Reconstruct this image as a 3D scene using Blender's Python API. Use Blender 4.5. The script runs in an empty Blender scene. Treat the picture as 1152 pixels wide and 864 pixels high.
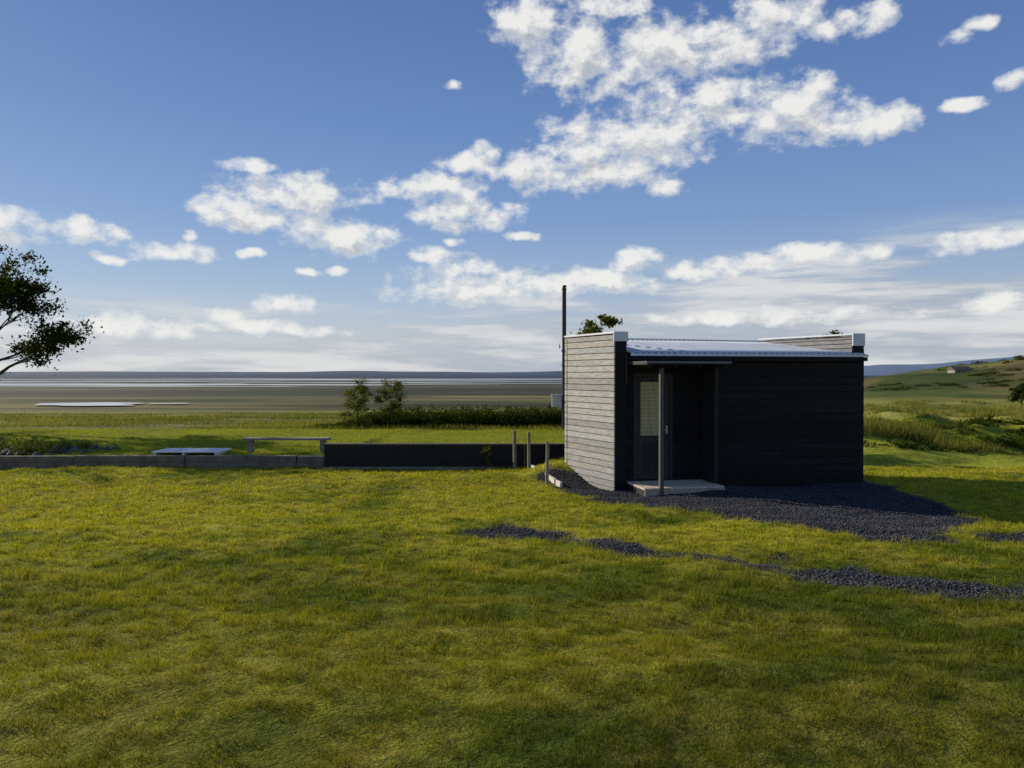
import bpy, math, random
import numpy as np
from mathutils import Vector, Matrix
random.seed(7); rng=np.random.default_rng(7)
F=870.0; HY=421.0
scene=bpy.context.scene
def px(x,y,Y): return Vector(((x-576)/F*Y, Y, -(y-HY)/F*Y))

# ------------------------------------------------------------------ noise
def _h(ix,iy,s):
    n=(ix.astype(np.int64)*374761393+iy.astype(np.int64)*668265263+s*982451653)&0x7fffffff
    n=((n^(n>>13))*1274126177)&0x7fffffff
    n=(n^(n>>16))&0xffff
    return n/65535.0
def vn(x,y,s=0):
    x=np.asarray(x,float);y=np.asarray(y,float)
    ix=np.floor(x);iy=np.floor(y);fx=x-ix;fy=y-iy
    fx=fx*fx*(3-2*fx);fy=fy*fy*(3-2*fy)
    a=_h(ix,iy,s);b=_h(ix+1,iy,s);c=_h(ix,iy+1,s);d=_h(ix+1,iy+1,s)
    return (a*(1-fx)+b*fx)*(1-fy)+(c*(1-fx)+d*fx)*fy
def fbm(x,y,s=0,o=4):
    t=0;a=0.5;tot=0
    for i in range(o):
        t=t+a*vn(x*2**i+i*17.3,y*2**i-i*9.1,s+i);tot+=a;a*=0.5
    return t/tot
def ss(a,b,x):
    t=np.clip((np.asarray(x,float)-a)/(b-a),0,1);return t*t*(3-2*t)

# ------------------------------------------------------------------ terrain
yl=[-80,0,3,8,13,18.75,18.95,28,34,60,100,180,250,345,900,1500,60000]
zl=[-1.5,-1.6,-1.69,-2.0,-2.2,-2.25,-1.99,-2.05,-2.35,-3.4,-4.9,-7.9,-11.4,-11.5,-25,-25,-25]
yr=[-80,0,3,8,13,19.8,21.5,23,27,40,70,120]
zr=[-1.5,-1.6,-1.69,-2.0,-2.2,-2.28,-1.95,-1.55,-1.75,-2.15,-2.75,-3.6]
def terrain(x,y):
    x=np.asarray(x,float);y=np.asarray(y,float)
    zL=np.interp(y,yl,zl)
    s=x/np.maximum(y,1)
    nostep=np.interp(y,[-80,0,3,8,13,18.75,24,28,34],[-1.5,-1.6,-1.69,-2.0,-2.2,-2.25,-2.12,-2.05,-2.35])
    zL=np.where(y<28, zL*(1-ss(-4.4,-4.0,x))+nostep*ss(-4.4,-4.0,x), zL)
    crest=np.clip(-2.2+(s-0.487)*34,-9,13)+ (fbm(x*0.03,y*0.03,5)-.5)*6
    wob=(fbm(x*.4,y*.1,77,2)-.5)*3.0*ss(18.5,20,y)*(1-ss(40,60,y))
    zR=np.interp(y+wob,yr,zr)
    t=ss(110,225,y); zR=zR*(1-t)+crest*t
    t=ss(230,700,y); zR=zR*(1-t)+(-25)*t
    zR=zR+ (fbm(x*0.45,y*0.45,9)-.5)*0.85*ss(20,22.5,y)*(1-ss(60,100,y))
    zR=zR+ (fbm(x*0.08,y*0.06,19)-.5)*1.5*ss(28,45,y)*(1-ss(100,150,y))
    w=ss(0.28,0.45,s)*ss(17,19,y)
    z=zL*(1-w)+zR*w
    near=(1-ss(30,60,y))
    z=z+near*((fbm(x*0.5,y*0.9,3,3)-.5)*0.17+(fbm(x*2.0,y*2.8,4,3)-.5)*0.045)*ss(-20,0,y)
    z=z+(1-near)*(1-w)*(fbm(x*.02,y*.02,6)-.5)*ss(60,120,y)*1.0*(1-ss(250,500,y))*np.where((y>235)&(y<360),0.15,1)
    z=z+0.33*np.exp(-(((x-1.15)/0.7)**2+((y-17.0)/0.9)**2))
    return z
def tz(x,y): return float(terrain(np.array([x]),np.array([y]))[0])
def unproj(X,Y,maxd=80):
    ys=np.concatenate([np.arange(1.5,30,0.02),np.arange(30,maxd,0.2)])
    xs=(X-576)/F*ys; zs=-(Y-HY)/F*ys
    g=terrain(xs,ys)
    k=np.argmax(g>zs) if (g>zs).any() else len(ys)-1
    return (xs[k],ys[k])

# ------------------------------------------------------------------ gravel masks
polysA=[
 [(598,534),(632,531),(650,532),(700,545),(970,541),(1010,552),(1075,572),(1100,592),(1060,607),(1005,609),(940,599),(870,588),(800,577),(720,569),(660,560),(628,550)],
 [(870,640),(960,638),(1020,649),(1152,659),(1330,667),(1330,693),(1152,676),(1080,676),(1000,666),(910,656)],
 [(1072,601),(1152,596),(1330,600),(1330,622),(1152,611),(1100,608)],
 [(495,593),(560,592),(640,599),(670,611),(600,609),(520,600)],
 [(630,603),(700,608),(780,619),(850,627),(900,637),(900,650),(840,641),(770,632),(700,626),(640,614)],
 [(842,623),(885,625),(900,635),(868,639)],
]
polys=[np.array([unproj(*p) for p in P]) for P in polysA]
sparse=[-0.05,-0.06,-0.02,-0.01,0.06,0.0]
def poly_sd(x,y,P):
    d=np.full(x.shape,1e9);inside=np.zeros(x.shape,bool)
    n=len(P)
    for i in range(n):
        a=P[i];b=P[(i+1)%n]
        ex,ey=b-a;wx=x-a[0];wy=y-a[1]
        t=np.clip((wx*ex+wy*ey)/(ex*ex+ey*ey+1e-9),0,1)
        d=np.minimum(d,(wx-ex*t)**2+(wy-ey*t)**2)
        c=((a[1]>y)!=(b[1]>y))
        xi=a[0]+(y-a[1])*(b[0]-a[0])/((b[1]-a[1]) if abs(b[1]-a[1])>1e-9 else 1e-9)
        inside^=(c&(x<xi))
    d=np.sqrt(d)
    return np.where(inside,-d,d)
def gravel(x,y):
    x=np.asarray(x,float);y=np.asarray(y,float)
    m=np.zeros(x.shape)
    sel=np.where((y>5)&(y<21)&(x>-3)&(x<16))
    xs=x[sel];ys=y[sel]
    n=(fbm(xs*2.2,ys*2.2,31,4)-.5)*0.6
    best=np.zeros(xs.shape)
    for P,sp in zip(polys,sparse):
        sd=poly_sd(xs,ys,P)+n+sp
        best=np.maximum(best,1-ss(-0.16,0.14,sd))
    m[sel]=best
    return m

# ------------------------------------------------------------------ ground colour field
def mixc(a,b,t): 
    t=np.asarray(t)[...,None]; return a*(1-t)+b*t
GREEN=np.array([0.125,0.168,0.011]);OLIVE=np.array([0.36,0.345,0.022]);STRAW=np.array([0.43,0.34,0.08])
def lawncol(x,y):
    n1=fbm(x*0.35,y*0.6,41,4);n2=fbm(x*1.7,y*2.2,43,4);n3=fbm(x*6,y*6,44,2);n4=fbm(x*17,y*17,46,2)
    c=mixc(np.broadcast_to(GREEN,x.shape+(3,)),OLIVE,ss(0.36,0.64,n1*0.55+n2*0.35+n3*.10+0.09*ss(5,12,y)))
    c=mixc(c,STRAW,ss(0.50,0.75,n2*0.5+n4*0.5)*0.55)
    c=c*(0.60+0.45*n3+.35*n4)[...,None]
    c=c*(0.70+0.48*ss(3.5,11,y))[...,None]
    return c
def groundcol(x,y):
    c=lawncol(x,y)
    s=x/np.maximum(y,1)
    c=mixc(c,np.array([0.30,0.33,0.03])*(0.8+0.4*fbm(x*.6,y*.6,50))[...,None],ss(18.8,19.4,y)*0.8)
    f=fbm(x*0.05,y*0.12,51,5)
    rough=mixc(np.broadcast_to(np.array([0.12,0.15,0.022]),x.shape+(3,)),np.array([0.30,0.27,0.06]),ss(0.3,0.7,f))
    c=mixc(c,rough,ss(28,33,y))
    f2=fbm(x*0.006,y*0.02,55,5)
    fld=mixc(np.broadcast_to(np.array([0.055,0.070,0.02]),x.shape+(3,)),np.array([0.17,0.14,0.045]),ss(0.38,0.62,f2))
    c=mixc(c,fld,ss(80,170,y))
    f3=fbm(x*0.0012,y*0.004,58,5)
    pl=mixc(np.broadcast_to(np.array([0.045,0.050,0.028]),x.shape+(3,)),np.array([0.10,0.09,0.05]),ss(0.38,0.62,f3))
    c=mixc(c,pl,ss(300,700,y))
    yel=ss(0.0,0.05,s+0.12)*(1-ss(0.06,0.1,s))*ss(560,600,y)*(1-ss(760,800,y))
    c=mixc(c,np.broadcast_to(np.array([0.32,0.30,0.05]),c.shape),yel*0.8)
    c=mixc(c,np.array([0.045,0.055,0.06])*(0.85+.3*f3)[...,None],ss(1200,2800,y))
    c=mixc(c,np.broadcast_to(np.array([0.045,0.075,0.135]),c.shape),ss(4500,11000,y))  # distance haze painted into the far plain as blue-grey
    hill=ss(0.42,0.47,s)*ss(90,150,y)*(1-ss(600,900,y))
    hc=mixc(np.broadcast_to(np.array([0.07,0.098,0.018]),x.shape+(3,)),np.array([0.19,0.15,0.05]),ss(0.45,0.62,fbm(x*0.06,y*0.04,60,5)))
    c=mixc(c,hc,hill)
    return c

# ------------------------------------------------------------------ material helpers
def newmat(name):
    m=bpy.data.materials.new(name);m.use_nodes=True
    nt=m.node_tree;b=nt.nodes["Principled BSDF"];return m,nt,b
def N(nt,t,**k):
    n=nt.nodes.new(t)
    for a,v in k.items(): setattr(n,a,v)
    return n
def simple(name,col,rough=0.6,var=0.25,scale=6,bump=0.1,bscale=40,stretch=(1,1,1),metal=0,spec=0.4,attr=None):
    m,nt,b=newmat(name);L=nt.links
    tc=N(nt,'ShaderNodeNewGeometry');mp=N(nt,'ShaderNodeMapping');mp.inputs['Scale'].default_value=stretch
    L.new(tc.outputs['Position'],mp.inputs['Vector'])
    n=N(nt,'ShaderNodeTexNoise');n.inputs['Scale'].default_value=scale;n.inputs['Detail'].default_value=8;n.inputs['Roughness'].default_value=.65
    L.new(mp.outputs[0],n.inputs['Vector'])
    mr=N(nt,'ShaderNodeMapRange');mr.inputs['From Min'].default_value=.3;mr.inputs['From Max'].default_value=.7
    mr.inputs['To Min'].default_value=1-var;mr.inputs['To Max'].default_value=1+var
    L.new(n.outputs['Fac'],mr.inputs['Value'])
    mx=N(nt,'ShaderNodeVectorMath',operation='SCALE')
    if attr:
        at=N(nt,'ShaderNodeAttribute');at.attribute_name=attr
        L.new(at.outputs['Color'],mx.inputs[0])
    else: mx.inputs[0].default_value=col
    L.new(mr.outputs[0],mx.inputs['Scale']);L.new(mx.outputs[0],b.inputs['Base Color'])
    b.inputs['Roughness'].default_value=rough;b.inputs['Metallic'].default_value=metal;b.inputs['Specular IOR Level'].default_value=spec
    n2=N(nt,'ShaderNodeTexNoise');n2.inputs['Scale'].default_value=bscale;n2.inputs['Detail'].default_value=6
    L.new(mp.outputs[0],n2.inputs['Vector'])
    bp=N(nt,'ShaderNodeBump');bp.inputs['Strength'].default_value=bump;bp.inputs['Distance'].default_value=.02
    L.new(n2.outputs['Fac'],bp.inputs['Height']);L.new(bp.outputs[0],b.inputs['Normal'])
    return m
def leafmat(name,col=None,trans=0.45,attr='col'):
    m=bpy.data.materials.new(name);m.use_nodes=True;nt=m.node_tree;nt.nodes.clear();L=nt.links
    o=N(nt,'ShaderNodeOutputMaterial');d=N(nt,'ShaderNodeBsdfDiffuse');t=N(nt,'ShaderNodeBsdfTranslucent');mx=N(nt,'ShaderNodeMixShader')
    mx.inputs[0].default_value=trans
    at=N(nt,'ShaderNodeAttribute');at.attribute_name=attr
    L.new(at.outputs['Color'],d.inputs[0])
    sc=N(nt,'ShaderNodeVectorMath',operation='MULTIPLY');sc.inputs[1].default_value=(1.15,1.12,0.6)
    L.new(at.outputs['Color'],sc.inputs[0]);L.new(sc.outputs[0],t.inputs[0])
    L.new(d.outputs[0],mx.inputs[1]);L.new(t.outputs[0],mx.inputs[2]);L.new(mx.outputs[0],o.inputs[0])
    return m

def npmesh(name,V,Fc,mats,cols=None,nv=3,matidx=None,parent=None,extra=None):
    me=bpy.data.meshes.new(name)
    V=np.asarray(V,np.float32);Fc=np.asarray(Fc,np.int32)
    me.vertices.add(len(V));me.vertices.foreach_set('co',V.ravel())
    me.loops.add(Fc.size);me.loops.foreach_set('vertex_index',Fc.ravel())
    me.polygons.add(len(Fc));me.polygons.foreach_set('loop_start',np.arange(0,Fc.size,nv,dtype=np.int32))
    me.polygons.foreach_set('loop_total',np.full(len(Fc),nv,np.int32))
    if matidx is not None: me.polygons.foreach_set('material_index',np.asarray(matidx,np.int32))
    me.update(calc_edges=True)
    if cols is not None:
        a=me.attributes.new('col','FLOAT_COLOR','POINT')
        c=np.ones((len(V),4),np.float32);c[:,:3]=cols;a.data.foreach_set('color',c.ravel())
    if extra:
        for k,v in extra.items():
            a=me.attributes.new(k,'FLOAT','POINT');a.data.foreach_set('value',np.asarray(v,np.float32))
    for m in mats: me.materials.append(m)
    ob=bpy.data.objects.new(name,me);scene.collection.objects.link(ob)
    if parent: ob.parent=parent
    return ob

# ------------------------------------------------------------------ ground mesh
def grow(start,end,d,r):
    out=[];p=start
    while p<end:
        d*=r;p+=d;out.append(p)
    return out
fx=list(np.arange(-12,13.5,0.075));gx=grow(13.5,30000,0.075,1.05)
xs=np.array([-v+1.5 for v in gx[::-1]]+fx+gx)
fy=list(np.arange(1.5,20.6,0.075))
ys=np.array([-80,-40,-20,-10,-5,-2,-0.5,0.5,1.0]+fy+grow(20.6,45000,0.075,1.033))
GX,GY=np.meshgrid(xs,ys);gx1=GX.ravel();gy1=GY.ravel()
gz=terrain(gx1,gy1);gc=groundcol(gx1,gy1);gm=gravel(gx1,gy1)
gz=gz-0.02*gm
nx=len(xs);ny=len(ys)
idx=np.arange(nx*ny).reshape(ny,nx)
fc=np.stack([idx[:-1,:-1],idx[:-1,1:],idx[1:,1:],idx[1:,:-1]],-1).reshape(-1,4)
mg,nt,b=newmat('ground_mat');L=nt.links
at=N(nt,'ShaderNodeAttribute');at.attribute_name='col'
ag=N(nt,'ShaderNodeAttribute');ag.attribute_name='gravel'
geo=N(nt,'ShaderNodeNewGeometry')
def noise(scale,det=6,st=(1,1,1),rough=.6):
    mp=N(nt,'ShaderNodeMapping');mp.inputs['Scale'].default_value=st;L.new(geo.outputs['Position'],mp.inputs['Vector'])
    n=N(nt,'ShaderNodeTexNoise');n.inputs['Scale'].default_value=scale;n.inputs['Detail'].default_value=det;n.inputs['Roughness'].default_value=rough
    L.new(mp.outputs[0],n.inputs['Vector']);return n.outputs['Fac']
def mr(v,a,b_,c,d):
    m=N(nt,'ShaderNodeMapRange');L.new(v,m.inputs['Value'])
    for k,q in zip(('From Min','From Max','To Min','To Max'),(a,b_,c,d)): m.inputs[k].default_value=q
    return m.outputs[0]
def mul(a,b_):
    m=N(nt,'ShaderNodeMath',operation='MULTIPLY')
    for i,v in enumerate((a,b_)):
        if isinstance(v,(int,float)): m.inputs[i].default_value=v
        else: L.new(v,m.inputs[i])
    return m.outputs[0]
k1=mr(noise(12,5),.3,.7,.7,1.3);k2=mr(noise(.8,6,(.4,1,1)),.3,.7,.8,1.2);k3=mr(noise(.02,8,(.35,1,1),.7),.38,.62,.55,1.45)
kk=mul(mul(k1,k2),k3)
sc=N(nt,'ShaderNodeVectorMath',operation='SCALE');L.new(at.outputs['Color'],sc.inputs[0]);L.new(kk,sc.inputs['Scale'])
vo=N(nt,'ShaderNodeTexVoronoi');vo.inputs['Scale'].default_value=45;L.new(geo.outputs['Position'],vo.inputs['Vector'])
vr=N(nt,'ShaderNodeSeparateColor');L.new(vo.outputs['Color'],vr.inputs[0])
gr=N(nt,'ShaderNodeValToRGB');gr.color_ramp.elements[0].color=(.010,.011,.013,1);gr.color_ramp.elements[1].color=(.065,.065,.07,1)
L.new(vr.outputs[0],gr.inputs[0])
mx=N(nt,'ShaderNodeMix',data_type='RGBA');L.new(ag.outputs['Fac'],mx.inputs[0]);L.new(sc.outputs[0],mx.inputs[6]);L.new(gr.outputs[0],mx.inputs[7])
L.new(mx.outputs[2],b.inputs['Base Color']);b.inputs['Roughness'].default_value=.95;b.inputs['Specular IOR Level'].default_value=.1
bh=N(nt,'ShaderNodeMath',operation='ADD');L.new(noise(35,4),bh.inputs[0]);L.new(mul(noise(3,5),3),bh.inputs[1])
bp=N(nt,'ShaderNodeBump');bp.inputs['Strength'].default_value=.7;bp.inputs['Distance'].default_value=.05
L.new(bh.outputs[0],bp.inputs['Height']);L.new(bp.outputs[0],b.inputs['Normal'])
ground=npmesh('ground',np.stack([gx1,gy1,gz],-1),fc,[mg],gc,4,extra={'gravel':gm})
ground.data.polygons.foreach_set('use_smooth',np.ones(len(fc),bool))

# ------------------------------------------------------------------ grass blades
FOOT=np.array([(1.9,14.9),(7.4,16.0),(6.2,18.5),(1.1,16.9)])
def blades(name,x,y,h,w,col,mat,lean=0.5,sink=0.0):
    n=len(x);z=terrain(x,y)-sink
    a=rng.uniform(0,2*np.pi,n);bx=np.cos(a)*w/2;by=np.sin(a)*w/2
    la=rng.uniform(0,2*np.pi,n);lm=rng.uniform(0,1,n)**.7*lean*h
    tx=x+np.cos(la)*lm;ty=y+np.sin(la)*lm
    V=np.empty((n,3,3),np.float32)
    V[:,0]=np.stack([x-bx,y-by,z],-1);V[:,1]=np.stack([x+bx,y+by,z],-1);V[:,2]=np.stack([tx,ty,z+h],-1)
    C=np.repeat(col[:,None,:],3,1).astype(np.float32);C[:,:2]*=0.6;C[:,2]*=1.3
    return npmesh(name,V.reshape(-1,3),np.arange(3*n).reshape(-1,3),[mat],C.reshape(-1,3))
gmat=leafmat('grass_mat',trans=.38)
n=900000
u=rng.uniform(0,1,n);Y0,Y1=1.6,19.0
yy=(np.sqrt(Y0)+u*(np.sqrt(Y1)-np.sqrt(Y0)))**2
xx=rng.uniform(-1,1,n)*(yy*0.85+0.8)
keep=(gravel(xx,yy)<rng.uniform(0.05,1.0,n))&(poly_sd(xx,yy,FOOT)>0.0)&((yy<18.4)|(xx>2))
xx=xx[keep];yy=yy[keep];n=len(xx)
lod=np.clip(yy/4,0.8,4)
col=lawncol(xx,yy)*rng.uniform(.5,1.5,(n,1))
dry=rng.uniform(0,1,n)<0.11
col[dry]=np.array([.42,.34,.13])*rng.uniform(.5,1.1,(dry.sum(),1))*(.7+.4*ss(3,10,yy[dry]))[:,None]
cl=ss(.35,.75,fbm(xx*9,yy*9,70,2))
hh=rng.uniform(.010,.032,n)*(.35+1.4*cl)*np.clip(lod,1,1.6)
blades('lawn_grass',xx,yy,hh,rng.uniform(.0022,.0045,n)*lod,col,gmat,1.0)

n=190000
yy=20.3+rng.uniform(0,1,n)**1.7*45
xx=yy*rng.uniform(.30,.95,n)
pat=fbm(xx*.5,yy*.5,80,4)
k=(yy>20.5+1.5*vn(xx*.8,yy*.1,81))&(pat>rng.uniform(.35,.6,n))
xx=xx[k];yy=yy[k];pat=pat[k];n=len(xx)
col=mixc(np.broadcast_to(np.array([.10,.135,.018]),(n,3)),np.array([.34,.30,.08]),ss(.35,.65,fbm(xx*.6,yy*.6,82)*.7+rng.uniform(0,.3,n)))
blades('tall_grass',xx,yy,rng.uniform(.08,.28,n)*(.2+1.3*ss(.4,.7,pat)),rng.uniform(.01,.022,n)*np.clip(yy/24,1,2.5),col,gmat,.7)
n=110000
yy=27+rng.uniform(0,1,n)**1.5*60
xx=yy*rng.uniform(-.85,.32,n)
pat=fbm(xx*.2,yy*.3,85,4)
k=(pat>rng.uniform(.35,.6,n))&(yy>28.5+2*vn(xx*.3,yy*.1,81))
xx=xx[k];yy=yy[k];n=len(xx)
col=mixc(np.broadcast_to(np.array([.09,.12,.018]),(n,3)),np.array([.30,.27,.06]),ss(.3,.7,fbm(xx*.3,yy*.3,86)*.6+rng.uniform(0,.4,n)))
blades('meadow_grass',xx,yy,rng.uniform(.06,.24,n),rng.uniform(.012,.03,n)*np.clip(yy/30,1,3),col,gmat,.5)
n=120000
yy=rng.uniform(19.1,30,n);xx=yy*rng.uniform(-.85,.12,n);k=(xx<-.2)|(yy>19.5);xx=xx[k];yy=yy[k];n=len(xx)
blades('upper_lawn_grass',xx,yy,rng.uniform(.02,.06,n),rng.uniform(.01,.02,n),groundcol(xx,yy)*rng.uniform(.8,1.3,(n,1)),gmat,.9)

# ------------------------------------------------------------------ gravel stones
def stones(name,x,y,r,col,mat,dz=0.0):
    n=len(x);z=terrain(x,y)-.012+dz
    base=np.array([(1,0,0),(0,1,0),(-1,0,0),(0,-1,0),(0,0,1),(0,0,-1)],float)
    V=base[None]*(1+.45*rng.uniform(-1,1,(n,6,1)))*r[:,None,None]
    V[:,:,2]*=.7
    a=rng.uniform(0,6.28,n);c,s=np.cos(a)[:,None],np.sin(a)[:,None]
    X=V[:,:,0]*c-V[:,:,1]*s;Y=V[:,:,0]*s+V[:,:,1]*c
    V=np.stack([X+x[:,None],Y+y[:,None],V[:,:,2]+z[:,None]],-1)
    f=np.array([(0,1,4),(1,2,4),(2,3,4),(3,0,4),(1,0,5),(2,1,5),(3,2,5),(0,3,5)])
    Fc=(f[None]+6*np.arange(n)[:,None,None]).reshape(-1,3)
    return npmesh(name,V.reshape(-1,3),Fc,[mat],np.repeat(col,6,0))
smat=simple('gravel_stone_mat',(.05,.05,.055),.9,.3,60,.2,200,attr='col')
n=260000
yy=rng.uniform(6,20,n);xx=rng.uniform(-2,15,n)
m=gravel(xx,yy);k=(m>rng.uniform(.1,1,n))&(poly_sd(xx,yy,FOOT)>-.05)
xx=xx[k];yy=yy[k];n=len(xx)
col=np.array([.052,.052,.056])*(rng.uniform(.3,1.0,(n,1))**1.2*2)
stones('gravel',xx,yy,rng.uniform(.007,.018,n),col,smat)

# ------------------------------------------------------------------ generic box builder
class MB:
    def __init__(s): s.v=[];s.f=[];s.m=[];s.c=[]
    def box(s,o,ux,uy,uz,mat=0,c=(1,1,1)):
        o=Vector(o);ux=Vector(ux);uy=Vector(uy);uz=Vector(uz)
        if ux.cross(uy).dot(uz)<0: ux,uy=uy,ux
        b=len(s.v)
        for k in (0,1):
            for (i,j) in ((0,0),(1,0),(1,1),(0,1)):
                s.v.append(o+ux*i+uy*j+uz*k);s.c.append(c)
        for q in ((3,2,1,0),(4,5,6,7),(0,1,5,4),(1,2,6,5),(2,3,7,6),(3,0,4,7)):
            s.f.append([b+t for t in q]);s.m.append(mat)
    def cyl(s,p0,p1,r0,r1,mat=0,seg=12,c=(1,1,1)):
        p0=Vector(p0);p1=Vector(p1);d=(p1-p0).normalized()
        a=d.orthogonal().normalized();bb=d.cross(a);b=len(s.v)
        for p,r in ((p0,r0),(p1,r1)):
            for i in range(seg):
                t=2*math.pi*i/seg;s.v.append(p+a*math.cos(t)*r+bb*math.sin(t)*r);s.c.append(c)
        for i in range(seg):
            j=(i+1)%seg;s.f.append([b+i,b+j,b+seg+j,b+seg+i]);s.m.append(mat)
        s.f.append([b+seg+i for i in range(seg)]);s.m.append(mat)
        s.f.append([b+i for i in reversed(range(seg))]);s.m.append(mat)
    def obj(s,name,mats,parent=None,bevel=0):
        me=bpy.data.meshes.new(name);me.from_pydata([tuple(v) for v in s.v],[],s.f)
        a=me.attributes.new('col','FLOAT_COLOR','POINT')
        a.data.foreach_set('color',np.array([(*c,1) for c in s.c],np.float32).ravel())
        for m in mats: me.materials.append(m)
        me.polygons.foreach_set('material_index',s.m);me.update()
        ob=bpy.data.objects.new(name,me);scene.collection.objects.link(ob)
        if parent: ob.parent=parent
        if bevel:
            bv=ob.modifiers.new('b','BEVEL');bv.width=bevel;bv.segments=2;bv.limit_method='ANGLE'
        return ob
def empty(name,loc=(0,0,0)):
    e=bpy.data.objects.new(name,None);scene.collection.objects.link(e);return e

M_grey=simple('weathered_boards',None,.85,.45,5,.5,50,(1,1,14),attr='col')
M_dark=simple('black_stained_boards',None,.6,.35,5,.35,50,(1,1,12),attr='col',spec=.22)
M_white=simple('white_metal',(.72,.73,.75),.4,.08,5,.03,30)
M_roof=simple('corrugated_roof_metal',(.62,.64,.66),.38,.15,2,.03,30,metal=.2)
M_black=simple('black_metal',(.015,.015,.017),.4,.2,8,.05,60)
M_conc=simple('concrete',(.26,.25,.23),.9,.2,8,.3,60)
M_galv=simple('galvanised_metal',(.45,.46,.47),.35,.1,6,.05,60,metal=.6)
M_wood=simple('old_wood',(.27,.23,.17),.85,.35,6,.5,40,(1,1,3))
M_woodd=simple('dark_timber',(.022,.018,.015),.8,.4,6,.5,40,(1,1,6))
M_woodl=simple('pale_timber',(.6,.56,.48),.8,.25,6,.4,40)
M_refl=simple('yellow_reflection_tone',(.85,.74,.38),.7,.25,3,.1,30,(6,6,1))  # yellowish glass reflection painted as a base colour
mgls,ntg,bg=newmat('window_glass');bg.inputs['Base Color'].default_value=(.03,.03,.028,1);bg.inputs['Roughness'].default_value=.04;bg.inputs['Alpha'].default_value=.12;M_glass=mgls

# ------------------------------------------------------------------ hut
hut=empty('black_timber_cabin')
UP=Vector((0,0,1))
L0=Vector((2.0,15.0,0));R0=Vector((7.31,16.1,0));LB=Vector((1.16,16.75,0));RB=Vector((6.12,18.5,0))
f=(R0-L0).normalized();sL=(LB-L0).normalized();sR=(RB-R0).normalized()
out=Vector((f.y,-f.x,0))
ZB=-2.45;ZT=.79
def clad(mb,a,b,z0,z1,nrm,bh=.135,mat=0,base=(.3,.3,.29),var=.25,split=True):
    a=Vector(a);b=Vector(b);d=(b-a);Lg=d.length;d.normalize();nrm=Vector(nrm).normalized()
    z=z0
    while z<z1-.02:
        h=min(bh,z1-z)
        t=0
        while t<Lg-.01:
            l=min(random.uniform(2.0,4.2) if split else 99,Lg-t)
            if Lg-t-l<.4: l=Lg-t
            k=1+random.uniform(-var,var)
            tone=random.uniform(-.03,.05)
            p=a+d*t;p.z=z
            off=random.uniform(0,.003)
            mb.box(p,d*(l-.003),nrm*(.022+off),UP*(h-.014),mat,(base[0]*k*(1+tone),base[1]*k,base[2]*k*(1-tone)))
            t+=l
        z+=bh
DK=(.0095,.0095,.0105);GR=(.45,.425,.385)
th=.23
mb=MB()
mb.box(L0+UP*ZB+sL*.001,f*th,(LB-L0)*1.0,UP*(ZT-ZB),0,DK)
nL=Vector((-sL.y,sL.x,0));nL= nL if nL.x<0 else -nL
clad(mb,L0,LB,ZB,ZT-.01,nL,.125,1,GR,.2,False)
nin=-nL
clad(mb,L0+f*th+sL*.02,LB+f*th,-.2,ZT-.01,nin,.125,1,GR,.12,False)
mb.obj('side_wall_weathered',[M_dark,M_grey],hut)
mb=MB()
mb.box(R0-f*th+UP*ZB,f*th,RB-R0,UP*(ZT-ZB),0,DK)
nR=Vector((sR.y,-sR.x,0));nR=nR if nR.x>0 else -nR
clad(mb,R0,RB,ZB,ZT-.01,nR,.125,0,DK,.3,False)
clad(mb,R0-f*th+sR*.02,RB-f*th,.1,ZT-.01,-nR,.09,1,(.30,.295,.285),.12,False)
mb.obj('side_wall_dark',[M_dark,M_grey],hut)
F0=L0+f*th-out*.16
F1=R0-out*.0
ff=(F1-F0);Lf=ff.length;ff.normalize()
d0,d1=.20,1.02
dz0,dz1=-2.08,.02
mb=MB()
def seg(a,b,z0,z1):
    mb.box(F0+ff*a+UP*z0-out*.12,ff*(b-a),out*.12,UP*(z1-z0),0,DK)
    clad(mb,F0+ff*a,F0+ff*b,z0,z1,out,.15,0,DK,.45)
seg(0,d0,ZB,.36);seg(d0,d1,dz1,.36);seg(d0,d1,ZB,dz0);seg(1.02,Lf,ZB,.36)
mb.obj('front_wall',[M_dark],hut)
mb=MB();mb.box(LB+UP*ZB,RB-LB,out*.12,UP*(.74-ZB),0,DK)
clad(mb,LB,RB,ZB,.74,-out,.14,0,DK,.3);mb.obj('back_wall',[M_dark],hut)
mb=MB()
FR=(.05,.05,.047)
o=F0-out*.06+ff*d0+UP*dz0;W=d1-d0;H=dz1-dz0
mb.box(o,f*.06,out*.09,UP*H,0,FR);mb.box(o+f*(W-.06),f*.06,out*.09,UP*H,0,FR)
mb.box(o+f*.06+UP*(H-.06),f*(W-.12),out*.09,UP*.06,0,FR)
o2=o+f*.065+out*.01
w=W-.13
mb.box(o2,f*.09,out*.045,UP*(H-.065),0,FR);mb.box(o2+f*(w-.1),f*.1,out*.045,UP*(H-.065),0,FR)
mb.box(o2+f*.09,f*(w-.19),out*.045,UP*.85,0,FR);mb.box(o2+f*.09+UP*(H-.16),f*(w-.19),out*.045,UP*.095,0,FR)
for i in range(4): mb.box(o2+f*(.14+i*.11)+out*.045+UP*.1,f*.085,out*.008,UP*.65,0,(.03,.03,.03))
mb.obj('door',[M_dark],hut,.004)
mb=MB();mb.box(o2+f*.09+UP*.85+out*.02,f*(w-.19),out*.006,UP*(H-1.01),0);mb.obj('door_glass',[M_glass],hut)
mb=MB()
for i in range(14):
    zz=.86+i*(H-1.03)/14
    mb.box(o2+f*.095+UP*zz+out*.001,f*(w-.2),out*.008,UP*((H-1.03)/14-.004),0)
mb.obj('door_reflection_slats',[M_refl],hut)  # added slats behind the pane, coloured to imitate its yellowish reflection
mb=MB();hp=o2+f*(w-.05)+out*.045+UP*.98
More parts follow.
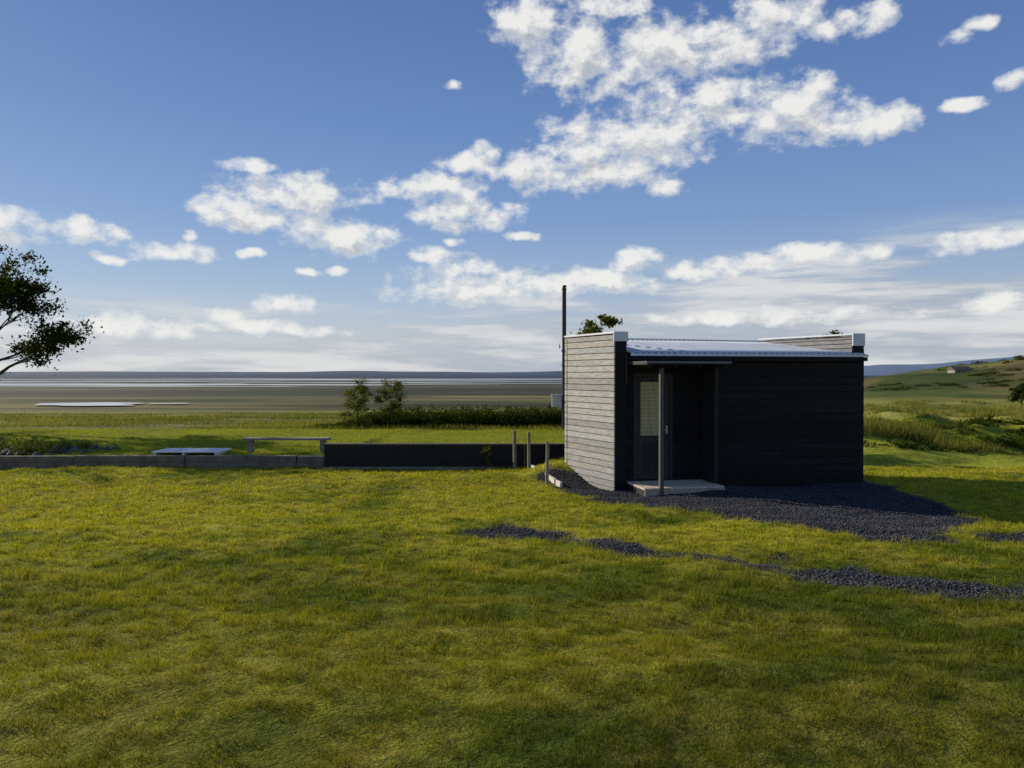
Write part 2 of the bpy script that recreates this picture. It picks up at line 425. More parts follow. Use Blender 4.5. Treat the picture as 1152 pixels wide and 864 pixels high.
mb.box(hp-f*.015-UP*.08,f*.03,out*.006,UP*.16,0);mb.cyl(hp,hp+out*.05,.009,.009,0,8);mb.cyl(hp+out*.05,hp+out*.05-f*.11,.009,.008,0,8)
mb.obj('door_handle',[M_galv],hut)
mb=MB()
po=L0+f*.28+out*.02
mb.box(po+UP*-2.34+out*-.2,f*1.58,out*1.0,UP*.2,0)
mb.obj('entrance_step_frame',[M_woodd],hut,.012)
mb=MB()
for i in range(8): mb.box(po+f*-.01+out*(-.18+i*.128)+UP*-2.138,f*1.60,out*.118,UP*.032,0,tuple(np.array((.70,.56,.39))*random.uniform(.75,1.1)))
mb.box(po+f*-.01+out*.842+UP*-2.28,f*1.60,out*.022,UP*.14,0,(.45,.36,.25))
mb.obj('entrance_boards',[simple('deck_boards',None,.8,.3,6,.4,40,(3,3,1),attr='col')],hut,.003)
mb=MB()
cz=.18
c0=L0+f*.26+out*1.0
mb.box(c0+UP*cz,f*1.66,-out*1.0,UP*.05,0,(.02,.02,.022))
mb.box(c0+UP*(cz+.02)+out*.012-f*.01,f*1.68,-out*.01,UP*.04,1)
mb.box(c0+UP*(cz+.052),f*1.66,-out*1.0,UP*.008,1)
for i in range(4): mb.box(c0+f*(.1+i*.48)-out*.06+UP*(cz-.045),f*.045,-out*.92,UP*.043,0,(.03,.03,.03))
mb.obj('porch_canopy',[M_dark,simple('grey_flashing',(.16,.16,.165),.6,.3,10,.3,80)],hut)
mb=MB();pp=c0+f*.30-out*.10
mb.box(pp+UP*-2.32,f*.075,-out*.075,UP*(2.30+cz-.05),0,(.11,.10,.09));mb.box(pp+UP*-2.34-f*.03+out*.03,f*.135,-out*.135,UP*.08,1)
mb.obj('porch_post',[M_dark,M_conc],hut,.005)
mb=MB();sp=L0+f*1.86+out*.45
mb.box(sp+UP*-2.3,f*.05,-out*.60,UP*(2.3+cz-.055),0,DK)
for i in range(4): mb.box(sp+UP*-2.28-f*.018-out*(i*.13+.005),f*.016,-out*.12,UP*(2.24+cz-.06),0,(.02,.02,.022))
mb.box(sp+out*.052+UP*-2.32-f*.02,f*.08,-out*.05,UP*(2.32+cz-.06),0,(.03,.028,.025))
mb.obj('porch_screen',[M_dark],hut,.003)
Vr=[];Fr=[]
a0=L0+f*(th+.03)+out*.14;a1=R0+out*.14
b0=LB+f*(th+.03);b1=RB-f*th
nc=560
for i in range(nc+1):
    t=i/nc
    A=a0.lerp(a1,t);B=b0.lerp(b1,t)
    dz=.016*math.cos(t*(a1-a0).length/.13*2*math.pi)
    for k in range(5):
        q=k/4;P=A.lerp(B,q);Vr.append((P.x,P.y,.415+(.765-.415)*q+dz))
for i in range(nc):
    for k in range(4):
        a=i*5+k;Fr.append((a,a+5,a+6,a+1))
ro=npmesh('corrugated_roof',Vr,Fr,[M_roof],None,4,parent=hut)
ro.data.polygons.foreach_set('use_smooth',np.ones(len(Fr),bool))
so=ro.modifiers.new('s','SOLIDIFY');so.thickness=.004
mb=MB()
mb.box(L0+f*(th+.03)+out*.15+UP*.355,R0-L0-f*(th+.03),out*.02,UP*.05,0)
mb.obj('eave_flashing',[M_white],hut,.003)
mb=MB()
mb.box(L0+f*(th+.03)-out*.2+UP*.27,R0-L0-f*(th+.03),out*.345,UP*.08,0,DK)
mb.obj('eave_soffit',[M_dark],hut)
mb=MB()
mb.box(b0+UP*.77,b1-b0,out*.05,UP*.03,0);mb.obj('ridge_flashing',[M_white],hut,.003)
mb=MB()
mb.box(L0-f*.035+out*.03+UP*(ZT),f*(th+.06),(LB-L0)+(-out*.03),UP*.035,0)
mb.box(L0-f*.036+out*.032+UP*(ZT-.15),f*(th+.062),-out*.03,UP*.187,0)
mb.box(R0-f*(th+.03)+out*.03+UP*(ZT+.02),f*(th+.05),(RB-R0)-out*.03,UP*.035,0)
mb.box(R0-f*(th+.032)+out*.032+UP*(ZT-.20),f*(th+.053),-out*.03,UP*.257,0)
mb.obj('parapet_flashing',[M_white],hut,.004)
mb=MB();cp=LB+Vector((-.02,.16,0))
mb.cyl(cp+UP*-1.2,cp+UP*1.85,.045,.045,0,16);mb.cyl(cp+UP*1.85,cp+UP*1.87,.06,.06,0,16);mb.cyl(cp+UP*1.9,cp+UP*1.94,.06,.045,0,16)
for z in (-.6,.5): mb.box(cp+UP*z+Vector((-.06,-.16,0)),(.12,0,0),(0,.22,0),(0,0,.03),0)
mb.cyl(cp+UP*1.86,cp+UP*1.91,.035,.035,0,10)
mb.obj('flue_pipe',[M_black],hut)
mb=MB();q=Vector((.88,16.95,-.72))
mb.box(q,(.27,0,0),(0,.2,0),(0,0,.25),0);mb.box(q+Vector((-.015,-.02,.25)),(.30,0,0),(0,.24,0),(0,0,.025),0)
mb.box(q+Vector((.03,-.008,.03)),(.2,0,0),(0,.008,0),(0,0,.18),0)
mb.box(q+Vector((.27,.05,.1)),(.15,0,0),(0,.04,0),(0,0,.04),0)
mb.obj('meter_box',[M_galv],hut,.008)

# ------------------------------------------------------------------ timber retaining wall, edging, posts
mb=MB()
x0,x1=-4.5,2.6;Yw=18.5
for i in range(3):
    z=-2.3+i*.2
    x=x0
    while x<x1:
        l=min(2.4,x1-x);mb.box((x,Yw+random.uniform(-.004,.004),z),(l-.004,0,0),(0,.05,0),(0,0,.197),0);x+=l
for x in np.arange(x0+.1,x1,1.2): mb.box((x,Yw+.06,-2.4),(.09,0,0),(0,.09,0),(0,0,.70),0)
mb.box((x0-.02,Yw-.03,-1.698),(x1-x0,0,0),(0,.16,0),(0,0,.035),1)
mb.box((x0,Yw-.10,-2.33),(x1-x0-1.9,0,0),(0,.05,0),(0,0,.12),2)
mb.obj('timber_retaining_wall',[M_woodd,simple('capping_board',(.10,.085,.07),.8,.3,6,.3,40),M_wood],None,.003)
mb=MB();x=-16.0
while x<x0-.03:
    l=min(2.7,x0-.03-x);z=-2.32+random.uniform(-.01,.01)
    mb.box((x,18.66+random.uniform(-.02,.02),z),(l-.012,0,0),(0,.14,0),(0,0,.19),0)
    mb.box((x+.01,18.68+random.uniform(-.02,.02),z+.193),(l-.03,0,0),(0,.14,0),(0,0,.15),0);x+=l
mb.obj('sleeper_edging',[simple('sleeper_wood',(.20,.16,.11),.85,.4,5,.6,40)],None,.01)
mb=MB()
a=Vector((.42,17.6,0));b=Vector((.95,15.3,0));a.z=tz(a.x,a.y)-.03;b.z=tz(b.x,b.y)-.03
d=b-a;mb.box(a,d,Vector((.05,.012,0)),UP*.12,0);mb.obj('edging_board',[M_woodl],None,.005)
for i,(X,Yp,h,r) in enumerate([(.065,18.0,.9,.045),(.385,17.6,.83,.04),(.71,15.75,.85,.038)]):
    mb=MB();z=tz(X,Yp);mb.cyl((X,Yp,z-.1),(X+random.uniform(-.02,.02),Yp,z+h),r,r*.92,0,10)
    mb.cyl((X,Yp,z+h-.001),(X,Yp,z+h+.015),r*.9,r*.5,0,10)
    mb.obj('fence_post' if i==0 else 'fence_post.%03d'%i,[M_wood],None,.004)
ben=empty('wooden_bench')
bx0,bx1,by=-6.85,-4.66,19.6;gzb=tz(-5.7,19.7)
mb=MB()
for j in range(2): mb.box((bx0,by+j*.17,gzb+.33),(bx1-bx0,0,0),(0,.16,0),(0,0,.055),0)
mb.obj('seat',[M_wood],ben,.006)
for k,x in enumerate((bx0+.12,bx1-.22)):
    mb=MB();mb.box((x,by+.02,gzb-.1),(.1,0,0),(0,.07,0),(0,0,.43),0);mb.box((x,by+.24,gzb-.1),(.1,0,0),(0,.07,0),(0,0,.43),0)
    mb.box((x+.02,by+.0,gzb+.24),(.06,0,0),(0,.33,0),(0,0,.088),0);mb.obj('leg_%d'%(k+1),[M_wood],ben,.004)
mb=MB();z=tz(-8,19.4)
for j in range(6): mb.box((-8.85,18.95+j*.15,z+.05),(1.65,0,0),(0,.143,0),(0,0,.03),0)
for x in (-8.8,-8.1,-7.3): mb.box((x,18.95,z-.03),(.06,0,0),(0,.9,0),(0,0,.078),0)
mb.obj('wooden_pallet_deck',[simple('white_boards',(.82,.80,.74),.7,.12,6,.2,40)],None,.004)

# ------------------------------------------------------------------ trees
M_bark=simple('bark',(.045,.036,.028),.9,.4,12,.6,40,(1,1,.4))
M_leaf=leafmat('leaf_mat',trans=.4)
def tree(name,base,height,crown_r,seed,nleaf=5000,leaf=.09,lean=(0,0),trunk_r=.14,crown0=.3,levels=4,col0=(.035,.05,.012),col1=(.085,.10,.02),flat=.6,clump=.28,nmain=9):
    R=random.Random(seed);r2=np.random.default_rng(seed)
    V=[];Fc=[];tips=[]
    def tube(pts,rad,seg=6):
        b=len(V)
        for i,p in enumerate(pts):
            d=(pts[min(i+1,len(pts)-1)]-pts[max(i-1,0)]).normalized();a=d.orthogonal().normalized();c=d.cross(a)
            for k in range(seg):
                t=2*math.pi*k/seg;V.append(tuple(p+(a*math.cos(t)+c*math.sin(t))*rad[i]))
        for i in range(len(pts)-1):
            for k in range(seg):
                j=(k+1)%seg;Fc.append((b+i*seg+k,b+i*seg+j,b+(i+1)*seg+j,b+(i+1)*seg+k))
    def branch(p,d,l,r,lev):
        n=5;pts=[p];rad=[r];q=p.copy();dd=d.copy()
        for i in range(n):
            dd=(dd+Vector((R.uniform(-.22,.22),R.uniform(-.22,.22),R.uniform(-.12,.2)))).normalized()
            q=q+dd*l/n;pts.append(q.copy());rad.append(max(r*(1-.7*(i+1)/n),.004))
        tube(pts,rad,6 if lev<2 else 4)
        if lev>=2: tips.extend([pts[-1],pts[-2]])
        if lev>=1: tips.append(pts[-1])
        if lev<levels-1:
            for k in range(R.randint(3,4)):
                i=R.randint(2,n);side=Vector((R.gauss(0,1),R.gauss(0,1),R.gauss(.1,.5))).normalized()
                nd=(dd*.65+side*.75);nd.z*=flat+.2;branch(pts[i],nd.normalized(),l*R.uniform(.45,.65),max(rad[i]*.65,.006),lev+1)
    n=8;pts=[Vector(base)+Vector((0,0,-.15))];rad=[trunk_r*1.25]
    for i in range(1,n+1):
        t=i/n;pts.append(Vector(base)+Vector((lean[0]*t*t+R.uniform(-.04,.04)*height*.3,lean[1]*t*t,height*.82*t)));rad.append(trunk_r*(1-.8*t))
    tube(pts,rad,8);tips.append(pts[-1])
    for k in range(nmain):
        t=crown0+(1-crown0)*(k+.5)/nmain;fi=t*n;i=min(int(fi),n-1);p=pts[i].lerp(pts[i+1],fi-i)
        az=k*2.4+R.uniform(-.4,.4);ang=.25+.6*t
        d=Vector((math.cos(az),math.sin(az),ang*1.0)).normalized()
        branch(p,d,crown_r*(1.0-.45*abs(t-.5))*R.uniform(.65,.9),rad[i]*.55,1)
    nb=len(Fc)
    T=np.array([tuple(t) for t in tips])
    cl=r2.integers(0,len(T),nleaf)
    wgt=r2.uniform(.3,1.0,len(T))
    c=T[cl]+r2.normal(0,1,(nleaf,3))*clump*crown_r*.35*wgt[cl][:,None]*np.array([1,1,.6])
    a=r2.normal(0,1,(nleaf,3));a/=np.linalg.norm(a,axis=1)[:,None]
    b2=np.cross(a,r2.normal(0,1,(nleaf,3)));b2/=np.linalg.norm(b2,axis=1)[:,None]
    sz=leaf*r2.uniform(.5,1.2,(nleaf,1))
    q=np.stack([c-a*sz,c+b2*sz*.5,c+a*sz,c-b2*sz*.5],1).reshape(-1,3)
    nV=len(V);allV=np.concatenate([np.array(V),q]);lf=(nV+np.arange(nleaf*4)).reshape(-1,4)
    allF=np.concatenate([np.array(Fc),lf])
    tt=r2.uniform(0,1,(len(T),1))[cl]*.6+r2.uniform(0,1,(nleaf,1))*.4
    cc=np.array(col0)*(1-tt)+np.array(col1)*tt
    C=np.concatenate([np.full((nV,3),.05),np.repeat(cc,4,0)])
    return npmesh(name,allV,allF,[M_bark,M_leaf],C,4,matidx=np.concatenate([np.zeros(nb,int),np.ones(nleaf,int)]))
def tb(x,y): return (x,y,tz(x,y))
tree('birch_tree',tb(-19.35,27.5),5.2,3.35,5,20000,.08,(.1,0),.19,.34,4,(.018,.024,.007),(.045,.058,.012),nmain=14,clump=.27)
yc0,yc1=(.045,.06,.012),(.17,.185,.035)
tree('young_tree',tb((402-576)/F*31.5,31.5),1.8,.7,11,3400,.045,(0,0),.03,.2,3,yc0,yc1,clump=.6,nmain=12)
tree('young_tree.001',tb((441-576)/F*31.5,31.5),1.85,.7,12,3400,.045,(0,0),.03,.2,3,yc0,yc1,clump=.6,nmain=12)
tree('rowan_tree',tb(2.62,24),4.1,1.05,21,3200,.075,(0,0),.06,.4,3,yc0,yc1,clump=.4)
tree('rowan_tree.001',tb(12.1,30),3.9,1.0,22,1600,.07,(0,0),.06,.4,3,yc0,yc1,clump=.4)
tree('hillside_bush',tb((1149-576)/F*60,60),1.5,.9,23,2500,.11,(0,0),.08,.1,3,(.03,.05,.012),(.07,.09,.02),flat=1,clump=.5)
tree('spruce_sapling',tb((547-576)/F*18.2,18.2),.55,.18,24,700,.03,(0,0),.012,.1,3,yc0,yc1)

def foliage_mass(name,cent,rad,n,leaf,col0,col1,seed):
    r2=np.random.default_rng(seed);cent=np.array(cent);rad=np.array(rad)
    k=r2.integers(0,len(cent),n)
    d=r2.normal(0,1,(n,3));d/=np.linalg.norm(d,axis=1)[:,None];d*=r2.uniform(.55,1.05,(n,1));d[:,2]=np.abs(d[:,2])
    c=cent[k]+d*rad[k]
    a=r2.normal(0,1,(n,3));a/=np.linalg.norm(a,axis=1)[:,None];b2=np.cross(a,r2.normal(0,1,(n,3)));b2/=np.linalg.norm(b2,axis=1)[:,None]
    sz=leaf*r2.uniform(.5,1.3,(n,1));q=np.stack([c-a*sz,c+b2*sz*.5,c+a*sz,c-b2*sz*.5],1).reshape(-1,3)
    t=r2.uniform(0,1,(len(cent),1))[k]*.5+r2.uniform(0,1,(n,1))*.5
    return npmesh(name,q,np.arange(4*n).reshape(-1,4),[M_leaf],np.repeat(np.array(col0)*(1-t)+np.array(col1)*t,4,0),4)
ce=[];ra=[]
for i in range(300):
    X=random.uniform((345-576)/F*31,(655-576)/F*31);Yh=random.uniform(31.8,34.3)
    e=min(1,(X+8.5)/3.5);hv_=.8+.5*float(vn(np.array([X*.9]),np.array([0.]),7)[0]);ce.append((X,Yh,tz(X,Yh)-.1));ra.append((random.uniform(.35,.7),random.uniform(.3,.6),random.uniform(.6,1.0)*max(e,.3)*hv_))
foliage_mass('willow_hedge',ce,ra,80000,.055,(.022,.034,.008),(.08,.105,.018),3)
ce=[];ra=[]
for i in range(60):
    X=random.uniform(-13.8,-11.4);Yh=random.uniform(19,21.5);ce.append((X,Yh,tz(X,Yh)-.05));s=random.uniform(.12,.3);ra.append((s,s,s*1.2))
foliage_mass('garden_plants',ce,ra,7000,.03,(.04,.055,.015),(.14,.15,.04),4)
n=90;xx=rng.uniform(-16,-10.5,n);yy=rng.uniform(18.9,20.8,n)
stones('rock_border',xx,yy,rng.uniform(.05,.16,n),np.array([.10,.095,.09])*rng.uniform(.5,1.5,(n,1)),smat,.03)
ce=[];ra=[]
for i in range(240):
    Yh=random.uniform(20.6,26);X=Yh*random.uniform(.44,.85)
    if fbm(np.array([X*.5]),np.array([Yh*.5]),91)[0]<.5: continue
    ce.append((X,Yh,tz(X,Yh)-.08));s=random.uniform(.12,.34);ra.append((s*2,s,s))
foliage_mass('bank_shrubs',ce,ra,18000,.05,(.022,.034,.007),(.085,.11,.02),6)
ce=[];ra=[]
for i in range(420):
    Yh=random.uniform(90,235);X=Yh*random.uniform(.46,.9)
    if fbm(np.array([X*.03]),np.array([Yh*.03]),90)[0]<.48: continue
    ce.append((X,Yh,tz(X,Yh)-.3));s=random.uniform(.4,1.3);ra.append((s*2.2,s*1.8,s*.7))
foliage_mass('hillside_scrub',ce,ra,30000,.26,(.03,.04,.012),(.08,.085,.025),8)

def farm(name,o,sx,sy,h,rh,wallm):
    mb=MB()
    mb.box(o,(sx,0,0),(0,sy,0),(0,0,h),0)
    b=len(mb.v);e=.05*sx
    for p in ((-e,-e,h+.002),(sx+e,-e,h+.002),(sx+e,sy+e,h+.002),(-e,sy+e,h+.002),(-e,sy/2,h+rh),(sx+e,sy/2,h+rh)): mb.v.append(o+Vector(p));mb.c.append((1,1,1))
    for q in ((0,1,5,4),(2,3,4,5),(0,4,3),(1,2,5),(3,2,1,0)): mb.f.append([b+t for t in q]);mb.m.append(1)
    for t in (.17,.48,.78): mb.box(o+Vector((sx*t,-.03,h*.4)),(sx*.14,0,0),(0,.028,0),(0,0,h*.4),2)
    mb.obj(name,[wallm,simple('farm_roof',(.09,.07,.06),.7),M_black])
o=px(1074,428,190);o.z=tz(o.x,o.y)-.6
farm('farmhouse',o,4.2,3.2,1.4,.8,M_conc)

# ------------------------------------------------------------------ distant ridge
def ridge(name,Yd,x0,x1,fn,mat,n=260):
    V=[];Fc=[]
    for i in range(n+1):
        X=x0+(x1-x0)*i/n;z=fn(X)
        V+= [(X,Yd-900,-40),(X,Yd,z),(X,Yd+2500,-40)]
    for i in range(n):
        a=i*3;Fc+=[(a,a+3,a+4,a+1),(a+1,a+4,a+5,a+2)]
    return npmesh(name,V,Fc,[mat],None,4)
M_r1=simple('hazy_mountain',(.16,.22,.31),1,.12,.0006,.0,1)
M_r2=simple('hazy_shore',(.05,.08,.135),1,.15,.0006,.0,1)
def f1(X):
    p=576+X/16000*F
    h=np.interp(p,[880,950,1000,1060,1100,1152,1250,1500,2000],[0,8,11,13,17,21,30,36,20])
    return h/F*16000+(float(fbm(np.array([X*.0012]),np.array([0.]),3)[0])-.5)*50
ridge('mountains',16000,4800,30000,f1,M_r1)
def f2(X):
    return (1.0+4.0*float(fbm(np.array([X*.00022]),np.array([3.]),4)[0])*1.0)/F*26000-10
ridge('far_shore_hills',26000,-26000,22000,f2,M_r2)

# ------------------------------------------------------------------ water
def watermat(name,base,rough,ior):
    mw,ntw,bw=newmat(name);bw.inputs['Base Color'].default_value=(*base,1);bw.inputs['Roughness'].default_value=rough;bw.inputs['IOR'].default_value=ior
    g=N(ntw,'ShaderNodeNewGeometry');nn=N(ntw,'ShaderNodeTexNoise');nn.inputs['Scale'].default_value=.15;nn.inputs['Detail'].default_value=4
    ntw.links.new(g.outputs['Position'],nn.inputs['Vector']);bb=N(ntw,'ShaderNodeBump');bb.inputs['Strength'].default_value=.03;bb.inputs['Distance'].default_value=.2
    ntw.links.new(nn.outputs['Fac'],bb.inputs['Height']);ntw.links.new(bb.outputs[0],bw.inputs['Normal']);return mw
mw=watermat('water_mat',(.07,.09,.11),.08,1.33)
mp2=watermat('pond_mat',(.22,.23,.23),.05,1.33)  # base colour lightened to stand in for sky glare on the pond
V=[];Fc=[]
def blob(cx,cy,rx,ry,z,seed,n=72):
    R=random.Random(seed);ph=[R.uniform(0,6.28) for _ in range(7)]
    b=len(V);V.append((cx,cy,z))
    for i in range(n):
        t=2*math.pi*i/n;r=1+sum(.16/(k*.6+1)*math.sin((k+2)*t+ph[k]) for k in range(7))
        V.append((cx+rx*r*math.cos(t),cy+ry*r*math.sin(t),z))
    for i in range(n): Fc.append((b,b+1+i,b+1+(i+1)%n))
R=random.Random(4)
for i in range(40):
    Yb=math.exp(R.uniform(math.log(1650),math.log(4700)))
    X=R.uniform(-.85,.14)*Yb
    if Yb<2300 and X/Yb>-.2 and R.random()<.6: continue
    blob(X,Yb,Yb*R.uniform(.04,.22),Yb*R.uniform(.012,.035),-24.6+i*.004,i)
blob(-.60*1850,1850,820,120,-24.3,99);blob(-.25*3400,3400,1500,220,-24.31,98);blob(-.5*1550,1540,330,45,-24.32,97)
npmesh('estuary_water',V,Fc,[mw])
V=[];Fc=[]
Yp=285;blob((100-576)/F*Yp,Yp,21,15,-10.95,5)
blob((190-576)/F*292,292,9,4,-11.0,6)
npmesh('pond_water',V,Fc,[mp2])

# ------------------------------------------------------------------ sun + world
E=math.radians(22.5);az=math.radians(-57)
S=Vector((math.sin(az)*math.cos(E),math.cos(az)*math.cos(E),math.sin(E)))
sd=bpy.data.lights.new('sun','SUN');sd.energy=5.0;sd.angle=math.radians(.5);sd.color=(1,.92,.77)
so=bpy.data.objects.new('sun',sd);so.rotation_euler=S.to_track_quat('Z','Y').to_euler();scene.collection.objects.link(so)
w=bpy.data.worlds.new('World');scene.world=w;w.use_nodes=True;nt=w.node_tree;nt.nodes.clear();L=nt.links
try: w.cycles.sampling_method='NONE'
except Exception as e: print(e)
out_=N(nt,'ShaderNodeOutputWorld')
sky=N(nt,'ShaderNodeTexSky',sky_type='NISHITA');sky.sun_disc=False;sky.sun_elevation=E;sky.sun_rotation=az;sky.air_density=1.0;sky.dust_density=.3;sky.ozone_density=2.0
def M(op,a,b=None,c=None,clamp=False,T=nt):
    m=T.nodes.new('ShaderNodeMath');m.operation=op;m.use_clamp=clamp
    for i,v in enumerate((a,b,c)):
        if v is None: continue
        if isinstance(v,(int,float)): m.inputs[i].default_value=v
        else: T.links.new(v,m.inputs[i])
    return m.outputs[0]
def MR(v,a,b_,c=0,d=1,smooth=True):
    m=N(nt,'ShaderNodeMapRange');m.interpolation_type='SMOOTHSTEP' if smooth else 'LINEAR'
    L.new(v,m.inputs['Value'])
    for k,q in zip(('From Min','From Max','To Min','To Max'),(a,b_,c,d)): m.inputs[k].default_value=q
    return m.outputs[0]
tc=N(nt,'ShaderNodeTexCoord');nrm=N(nt,'ShaderNodeVectorMath',operation='NORMALIZE');L.new(tc.outputs['Generated'],nrm.inputs[0])
sep=N(nt,'ShaderNodeSeparateXYZ');L.new(nrm.outputs[0],sep.inputs[0])
U=M('MULTIPLY',M('ARCTAN2',sep.outputs[0],sep.outputs[1]),8.70)
Vv=M('MULTIPLY',M('ARCSINE',sep.outputs[2]),8.70)
cmb=N(nt,'ShaderNodeCombineXYZ');L.new(U,cmb.inputs[0]);L.new(Vv,cmb.inputs[1])
bgS=N(nt,'ShaderNodeBackground');bgS.inputs[1].default_value=.085
L.new(sky.outputs[0],bgS.inputs[0])
rmp=N(nt,'ShaderNodeValToRGB');L.new(MR(sep.outputs[2],0,1,0,1,False),rmp.inputs[0])
el=rmp.color_ramp.elements
pts_=[(0,(.60,.63,.67)),(.05,(.50,.56,.67)),(.11,(.35,.47,.67)),(.19,(.21,.345,.63)),(.30,(.138,.255,.55)),(.42,(.095,.19,.46)),(1,(.04,.09,.28))]
el[0].position=0;el[0].color=(*pts_[0][1],1);el[1].position=1;el[1].color=(*pts_[-1][1],1)
for p,c in pts_[1:-1]:
    e=el.new(p);e.color=(*c,1)
bgG=N(nt,'ShaderNodeBackground');L.new(rmp.outputs[0],bgG.inputs[0])
m0=N(nt,'ShaderNodeMixShader');m0.inputs[0].default_value=.78;L.new(bgS.outputs[0],m0.inputs[1]);L.new(bgG.outputs[0],m0.inputs[2])
clouds=[
(600,28,44,28),(655,66,56,36),(735,62,74,32),(815,52,60,26),(868,22,48,24),(940,30,32,15),(985,16,28,14),(690,10,40,10),
(602,194,50,20),(660,172,56,34),(735,150,58,38),(690,194,68,18),(805,125,48,27),(885,126,60,32),(950,142,58,18),(1003,138,28,18),(930,98,20,14),(750,212,22,10),
(492,212,56,17),(525,187,30,11),(522,241,58,16),(548,172,18,11),
(282,188,28,9),(255,236,44,16),(335,218,80,20),(300,246,58,12),(385,268,58,19),
(20,258,42,19),(100,263,56,13),(197,284,52,10),(120,290,22,5),(216,266,12,6),(283,285,16,5),
(320,343,34,12),(252,356,25,7),(488,287,36,8),(590,268,20,5),(710,293,28,12),(514,271,14,4),
(560,322,115,19),(655,318,80,14),(520,302,42,11),
(915,286,60,11),(835,298,55,10),(775,308,30,8),(980,283,30,8),(1085,274,42,10),(1135,268,50,10),
(1072,44,20,9),(1095,30,16,7),(1134,90,20,9),(1085,118,26,7),(510,98,12,4),(380,303,16,5),(345,305,14,4),
(880,356,150,8),(1130,338,42,12),(150,368,70,14),(300,370,90,7)]
gpt=bpy.data.node_groups.new('cloud_field','ShaderNodeTree')
gpt.interface.new_socket('P',in_out='INPUT',socket_type='NodeSocketVector')
gpt.interface.new_socket('D',in_out='OUTPUT',socket_type='NodeSocketFloat')
gi=gpt.nodes.new('NodeGroupInput');go=gpt.nodes.new('NodeGroupOutput')
def tex(scale,det,rough,dist=0,st=(1,1,1)):
    mp=gpt.nodes.new('ShaderNodeVectorMath');mp.operation='MULTIPLY';mp.inputs[1].default_value=st;gpt.links.new(gi.outputs[0],mp.inputs[0])
    n=gpt.nodes.new('ShaderNodeTexNoise');n.inputs['Scale'].default_value=scale;n.inputs['Detail'].default_value=det;n.inputs['Roughness'].default_value=rough;n.inputs['Distortion'].default_value=dist
    gpt.links.new(mp.outputs[0],n.inputs['Vector']);return n
wn=tex(2.6,2,.5)
wv=gpt.nodes.new('ShaderNodeVectorMath');wv.operation='MULTIPLY_ADD';gpt.links.new(wn.outputs['Color'],wv.inputs[0])
wv.inputs[1].default_value=(.36,.16,0);gpt.links.new(gi.outputs[0],wv.inputs[2])
acc=None
for (cx,cy,rx,ry) in clouds:
    a=math.atan((cx-576)/F);e_=math.atan((HY-cy)/math.hypot(F,cx-576))
    sx=1/(1.22*rx/100*math.cos(a)**2);sy=1/(1.28*ry/100*math.cos(a))
    mp=gpt.nodes.new('ShaderNodeVectorMath');mp.operation='MULTIPLY_ADD';gpt.links.new(wv.outputs[0],mp.inputs[0])
    mp.inputs[1].default_value=(sx,sy,0);mp.inputs[2].default_value=(-(a*8.7+.18)*sx,-(e_*8.7+.08)*sy,0)
    dt=gpt.nodes.new('ShaderNodeVectorMath');dt.operation='DOT_PRODUCT';gpt.links.new(mp.outputs[0],dt.inputs[0]);gpt.links.new(mp.outputs[0],dt.inputs[1])
    acc=M('MINIMUM',dt.outputs['Value'],2.4,T=gpt) if acc is None else M('SMOOTH_MIN',acc,dt.outputs['Value'],.25,T=gpt)
n1=tex(3.0,9,.61,.0,(1,1.4,1))
v=M('ADD',M('MULTIPLY',M('SUBTRACT',1.0,acc,T=gpt),.85,T=gpt),M('MULTIPLY',M('SUBTRACT',n1.outputs['Fac'],.515,T=gpt),3.4,T=gpt),T=gpt)
gpt.links.new(v,go.inputs[0])
def grp(vec):
    g=nt.nodes.new('ShaderNodeGroup');g.node_tree=gpt;L.new(vec,g.inputs[0]);return g.outputs[0]
D0=grp(cmb.outputs[0])
ofs=N(nt,'ShaderNodeVectorMath',operation='ADD');ofs.inputs[1].default_value=(-.06,.16,0);L.new(cmb.outputs[0],ofs.inputs[0])
D1=grp(ofs.outputs[0])
dens=MR(D0,-.12,.95)
lit=MR(M('SUBTRACT',D0,D1),-.65,.50)
thick=MR(D0,.2,1.1)
shade=M('SUBTRACT',1.0,M('MULTIPLY',M('SUBTRACT',1.0,lit),M('ADD',.15,M('MULTIPLY',thick,.85))),clamp=True)
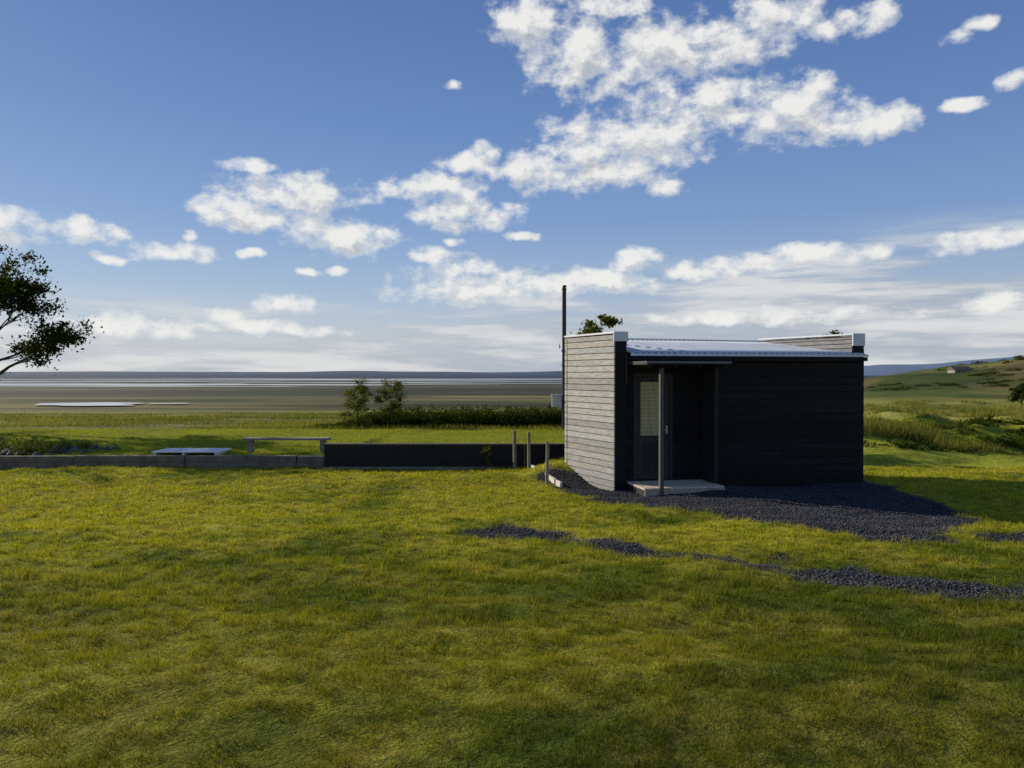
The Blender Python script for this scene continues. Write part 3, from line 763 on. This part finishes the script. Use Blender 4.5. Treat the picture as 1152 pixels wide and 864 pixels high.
cc=N(nt,'ShaderNodeMix',data_type='RGBA');L.new(shade,cc.inputs[0]);cc.inputs[6].default_value=(.31,.35,.43,1);cc.inputs[7].default_value=(.86,.86,.83,1)
bgC=N(nt,'ShaderNodeBackground');L.new(cc.outputs[2],bgC.inputs[0])
mpv=N(nt,'ShaderNodeMapping');mpv.inputs['Scale'].default_value=(.28,2.4,1);mpv.inputs['Rotation'].default_value=(0,0,math.radians(-5));L.new(cmb.outputs[0],mpv.inputs[0])
nv=N(nt,'ShaderNodeTexNoise');nv.inputs['Scale'].default_value=1.5;nv.inputs['Detail'].default_value=8;nv.inputs['Roughness'].default_value=.6;L.new(mpv.outputs[0],nv.inputs['Vector'])
top=M('ADD',.74,M('MULTIPLY',MR(U,-3,5.5),.75))
hv=M('SUBTRACT',top,Vv)
veil=M('MULTIPLY',MR(hv,-.2,.35),MR(M('ADD',nv.outputs['Fac'],M('MULTIPLY',MR(hv,0,1.0),.18)),.42,.64))
veil=M('MULTIPLY',veil,.92)
vc=N(nt,'ShaderNodeMix',data_type='RGBA');L.new(MR(nv.outputs['Fac'],.40,.62),vc.inputs[0]);vc.inputs[6].default_value=(.40,.45,.53,1);vc.inputs[7].default_value=(.72,.73,.73,1)
bgV=N(nt,'ShaderNodeBackground');L.new(vc.outputs[2],bgV.inputs[0])
m1=N(nt,'ShaderNodeMixShader');L.new(veil,m1.inputs[0]);L.new(m0.outputs[0],m1.inputs[1]);L.new(bgV.outputs[0],m1.inputs[2])
m2=N(nt,'ShaderNodeMixShader');L.new(M('MULTIPLY',dens,.97),m2.inputs[0]);L.new(m1.outputs[0],m2.inputs[1]);L.new(bgC.outputs[0],m2.inputs[2])
L.new(m2.outputs[0],out_.inputs[0])

# ------------------------------------------------------------------ camera
cam=bpy.data.cameras.new('camera');cam.sensor_width=36;cam.lens=F/1152*36;cam.clip_start=.05;cam.clip_end=120000
co=bpy.data.objects.new('camera',cam);co.location=(0,0,0);co.rotation_euler=(math.radians(90)-math.atan(11/F),0,0)
scene.collection.objects.link(co);scene.camera=co
scene.view_settings.view_transform='Standard';scene.view_settings.look='None';scene.view_settings.exposure=0
